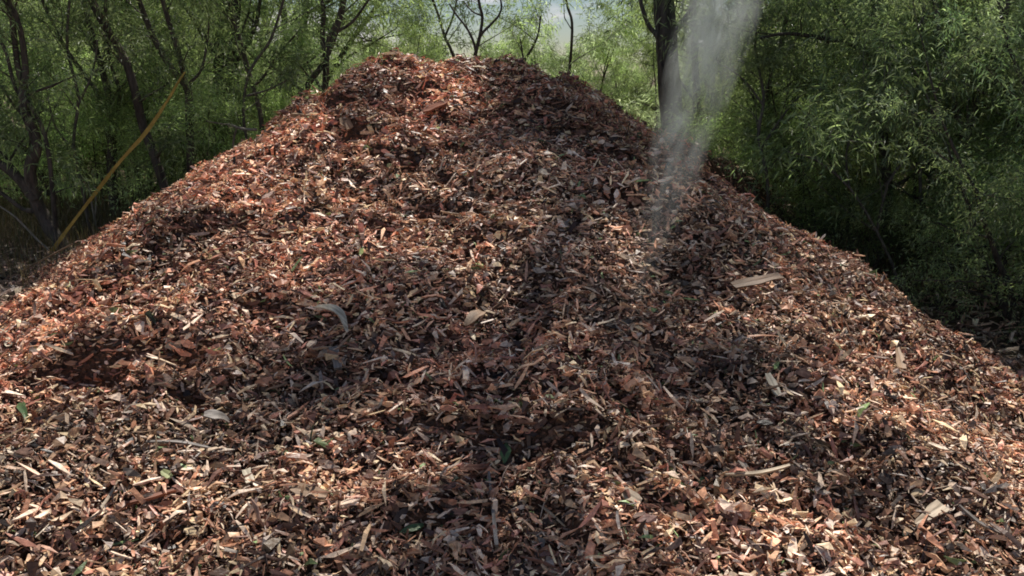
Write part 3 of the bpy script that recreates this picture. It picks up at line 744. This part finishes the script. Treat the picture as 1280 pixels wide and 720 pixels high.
hand_tree('fine branched grey sapling between the leftmost tree and the strap', (100, 250),
  [([(112, 285), (104, 240), (92, 180), (98, 120), (84, 60), (88, -12)], 5, 3, True), ([(96, 190), (70, 160), (58, 110)], 3, 1.5, False), ([(98, 130), (116, 90), (122, 50)], 3, 1.5, False)], 8.7, seed=44, mat=TWIG, branch_p=.6, leafk=7)
hand_tree('fine branched grey sapling between the twin trunks and the leaning stem', (305, 150),
  [([(310, 190), (304, 140), (312, 90), (338, 50), (352, 8), (358, -12)], 4, 3, True), ([(308, 120), (336, 112), (366, 96)], 3, 1.5, False)], 9.3, seed=45, mat=TWIG, branch_p=.6, leafk=7)

# pale fallen stick propped on the undergrowth, and dead twigs on the left
T = Tubes(); D = 9.1; org = at(290, 158, D)
T.add(smooth_path([at(258, 151, D) - org, at(272, 154, D) - org, at(287, 156, D) - org, at(303, 161, D) - org, at(321, 162, D) - org], 3), [.010] * 6 + [.016] * 7, 6)
T.add([at(296, 159, D) - org, at(292, 175, D + .1) - org, at(290, 215, D + .2) - org], [.012, .012, .014], 6)
o = T.build('bent_dead_branch', PALE); o.location = org; tag(o, 'pale bent dead branch lying level in front of the twin trunks', 'branch')
for (pth, D, lab) in (([(0, 258), (20, 272), (45, 298), (60, 312)], 7.8, 'pale dead stick leaning at the foot of the far left tree'),
                      ([(110, 225), (116, 262), (124, 300)], 9.0, 'pale dead stick standing under the middle of the yellow strap'),
                      ([(118, 232), (120, 262), (112, 300)], 9.1, 'pale crooked dead stem just right of the yellow strap foot')):
    T = Tubes(); p_ = [at(a, b, D) for a, b in pth]; org = Vector((p_[-1].x, D, 0)); p_ = [p - org for p in p_]
    if p_[-1].z > .02: p_.append(Vector((p_[-1].x, 0, -.02)))
    p_ = smooth_path(p_, 3)
    T.add(p_, [.007 + .006 * i / len(p_) for i in range(len(p_))], 6)
    o = T.build('dead_stick', PALE); o.location = org; tag(o, lab, 'stick')

# yellow strap ------------------------------------------------------------------
def strap():
    m, nt, N = new_mat('faded_yellow_webbing')
    out = N('ShaderNodeOutputMaterial'); bs = N('ShaderNodeBsdfPrincipled'); tc = N('ShaderNodeTexCoord')
    no = N('ShaderNodeTexNoise'); no.inputs['Scale'].default_value = 14; no.inputs['Detail'].default_value = 5
    cr = N('ShaderNodeValToRGB'); e = cr.color_ramp.elements; e[0].position = .3; e[1].position = .75
    e[0].color = (.36, .22, .04, 1); e[1].color = (.66, .43, .10, 1)
    L(nt, tc.outputs['Object'], no.inputs['Vector']); L(nt, no.outputs['Fac'], cr.inputs[0]); L(nt, cr.outputs[0], bs.inputs['Base Color']); bs.inputs['Roughness'].default_value = .8
    L(nt, bs.outputs[0], out.inputs[0])
    path = [(62, 318, 7.85), (88, 282, 7.9), (118, 243, 8.0), (150, 202, 8.1), (182, 166, 8.3), (208, 128, 8.5), (222, 104, 8.6), (231, 90, 8.7)]
    P = smooth_path([at(a, b, d) for a, b, d in path], 4); org = Vector((P[0].x, P[0].y, 0)); vs = []; qs = []
    for i, p in enumerate(P):
        d = (P[min(i + 1, len(P) - 1)] - P[max(i - 1, 0)]).normalized(); s = d.cross(Vector((.15 + .25 * math.sin(i * .3), 1, .1))).normalized()
        n = s.cross(d); w = .017 * (1 + .12 * math.sin(i * .9)) * (1 if i < len(P) - 9 else .7)
        for a, b in ((-1, -1), (1, -1), (1, 1), (-1, 1)): vs.append(p - org + s * w * a + n * .0022 * b)
    for i in range(len(P) - 1):
        for k in range(4): qs.append((i * 4 + k, i * 4 + (k + 1) % 4, i * 4 + 4 + (k + 1) % 4, i * 4 + 4 + k))
    o = mesh_np('yellow_strap', [tuple(v) for v in vs], qs, m); o.location = org
    tag(o, 'faded yellow flat strap slanting up between the thin left trunks', 'strap')
strap()

# litter and dry grass ----------------------------------------------------------
def dens_ground(x, y):
    z = base_height(x, y)
    return np.where(z < .12, np.exp(-np.maximum(0, np.abs(y - 7) - 4) / 4) * (.3 + .7 * np.exp(-np.maximum(0, -z) / .35)), 0)
gh = lambda x, y: gfn(x, y)
x, y = sample_xy(42000, (-9, 9, 1, 14), dens_ground, 40)
A1 = scatter(0, x, y, gh, chip_protos('slab', 30, 41), .03, .09, .35, .02, 42, dark=.9)
x, y = sample_xy(14000, (-9, 9, 1, 14), dens_ground, 43)
A2 = scatter(0, x, y, gh, chip_protos('splinter', 30, 44), .05, .22, .25, .03, 45, dark=1.1)
V = np.concatenate([A1[0].reshape(-1, 3), A2[0].reshape(-1, 3)]); C = np.concatenate([A1[1].reshape(-1, 3), A2[1].reshape(-1, 3)])
g = C.mean(1, keepdims=True); C = C * .5 + g * .5 * np.array([1.1, 1, .8])
Q = (CQ[None] + 12 * np.arange(len(V) // 12)[:, None, None]).reshape(-1, 4)
tag(mesh_np('leaf_litter', V, Q, CHIP, C), 'dry leaves, bark and twigs strewn over the ground beside the heap', 'leaf litter', kind='stuff')

def grass(name, label, n, xfn, hgt, cols, seed):
    r = np.random.default_rng(seed); x, y = xfn(r, n)
    h = hgt * r.uniform(.4, 1.2, n); a = r.random(n) * 6.28; w_ = .004
    dx = np.cos(a) * h * r.uniform(.1, .6, n); dy = np.sin(a) * h * r.uniform(.1, .6, n)
    px, py = -np.sin(a) * w_, np.cos(a) * w_
    z = np.zeros(n)
    V = np.stack([np.stack([x - px, y - py, z], -1), np.stack([x + px, y + py, z], -1),
                  np.stack([x + px * .8 + dx * .4, y + py * .8 + dy * .4, h * .6], -1), np.stack([x - px * .8 + dx * .4, y - py * .8 + dy * .4, h * .6], -1),
                  np.stack([x + px * .15 + dx, y + py * .15 + dy, h], -1), np.stack([x - px * .15 + dx, y - py * .15 + dy, h], -1)], 1)
    Q = np.array([[0, 1, 2, 3], [3, 2, 4, 5]])[None] + 6 * np.arange(n)[:, None, None]
    c = np.array(cols)[r.integers(0, len(cols), n)] * r.uniform(.7, 1.3, (n, 1))
    tag(mesh_np(name, V.reshape(-1, 3), Q.reshape(-1, 4), LEAF_DRY, np.repeat(c, 6, 0)), label, 'grass', kind='stuff')
grass('dry_grass', 'dry straw and brown grass under the left trees', 14000, lambda r, n: (r.normal(-5.6, 1.5, n), r.normal(9.3, 1.3, n)), .22,
      [(.20, .15, .07), (.26, .20, .10), (.12, .13, .05), (.16, .10, .05)], 50)
grass('brown_grass', 'reddish brown dry grass behind the right slope', 9000, lambda r, n: (r.normal(2.9, .4, n), r.normal(7.6, .5, n)), .38,
      [(.20, .12, .07), (.26, .17, .10), (.13, .09, .05), (.12, .13, .06)], 51)

# steam -------------------------------------------------------------------------
def steam():
    m = bpy.data.materials.new('steam'); m.use_nodes = True; nt = m.node_tree; nt.nodes.clear(); N = nt.nodes.new
    out = N('ShaderNodeOutputMaterial'); vs_ = N('ShaderNodeVolumePrincipled')
    vs_.inputs['Color'].default_value = (.95, 1, .95, 1); vs_.inputs['Anisotropy'].default_value = .3
    uv = N('ShaderNodeTexCoord'); sp = N('ShaderNodeSeparateXYZ'); L(nt, uv.outputs['Object'], sp.inputs[0])
    # local z runs along the plume (0..1), radius grows with z
    def math_(op, a, b=None):
        n = N('ShaderNodeMath'); n.operation = op
        for i, v_ in enumerate((a, b)):
            if v_ is None: continue
            if isinstance(v_, (int, float)): n.inputs[i].default_value = v_
            else: L(nt, v_, n.inputs[i])
        return n.outputs[0]
    r2 = math_('ADD', math_('MULTIPLY', sp.outputs[0], sp.outputs[0]), math_('MULTIPLY', sp.outputs[1], sp.outputs[1]))
    r = math_('SQRT', r2)
    rad = math_('ADD', math_('MULTIPLY', sp.outputs[2], .08), .06)
    fall = math_('MAXIMUM', math_('SUBTRACT', 1, math_('DIVIDE', r, rad)), 0)
    mp = N('ShaderNodeMapping'); mp.inputs['Scale'].default_value = (9, 9, 1.8); L(nt, uv.outputs['Object'], mp.inputs[0])
    no = N('ShaderNodeTexNoise'); no.inputs['Scale'].default_value = 1; no.inputs['Detail'].default_value = 4; no.inputs['Distortion'].default_value = 1.6
    L(nt, mp.outputs[0], no.inputs['Vector'])
    nn = math_('MAXIMUM', math_('MULTIPLY', math_('SUBTRACT', no.outputs['Fac'], .42), 4.2), 0)
    fade = N('ShaderNodeMapRange'); fade.interpolation_type = 'SMOOTHSTEP'; fade.inputs['From Min'].default_value = -.2; fade.inputs['From Max'].default_value = 1.3
    L(nt, sp.outputs[2], fade.inputs['Value'])
    dn = math_('MULTIPLY', math_('MULTIPLY', math_('MULTIPLY', fall, nn), fade.outputs[0]), STEAM)
    L(nt, dn, vs_.inputs['Density']); L(nt, vs_.outputs[0], out.inputs['Volume'])
    A = surf(776, 445); B = at(922, -70, 4.9); d = B - A; Ln = d.length
    vs = []; qs = []; n = 16; m_ = 14
    for i in range(m_ + 1):
        z = Ln * i / m_; rr = z * .08 + .06
        for k in range(n): vs.append((math.cos(6.2832 * k / n) * rr, math.sin(6.2832 * k / n) * rr, z))
    for i in range(m_):
        for k in range(n): qs.append((i * n + k, i * n + (k + 1) % n, (i + 1) * n + (k + 1) % n, (i + 1) * n + k))
    for k in range(0, 6, 1):
        qs.append((0, n - 1 - 1 * k, n - 2 - 1 * k, n - 2 - 1 * k - 0) if False else (n - 1 - k, n - 2 - k, k + 1, k))
        t = m_ * n; qs.append((t + k, t + k + 1, t + n - 2 - k, t + n - 1 - k))
    qs.append((9, 8, 7, 6)); t = m_ * n; qs.append((t + 6, t + 7, t + 8, t + 9))
    o = mesh_np('steam_wisp', vs, qs, m); o.location = A; o.rotation_euler = d.to_track_quat('Z', 'Y').to_euler()
    tag(o, 'thin pale wisp of steam rising from the right side of the heap', 'steam', kind='stuff')
STEAM = 11.5
steam()

sc.view_settings.view_transform = 'Standard'; sc.view_settings.look = 'None'; sc.view_settings.exposure = 0; sc.view_settings.gamma = 1
sc.cycles.volume_step_rate = 2.0; sc.cycles.volume_max_steps = 128
sc.cycles.filter_width = 1.8
sc.cycles.volume_bounces = 2; sc.cycles.max_bounces = 7; sc.cycles.transmission_bounces = 5; sc.cycles.diffuse_bounces = 3
sc.render.film_transparent = False
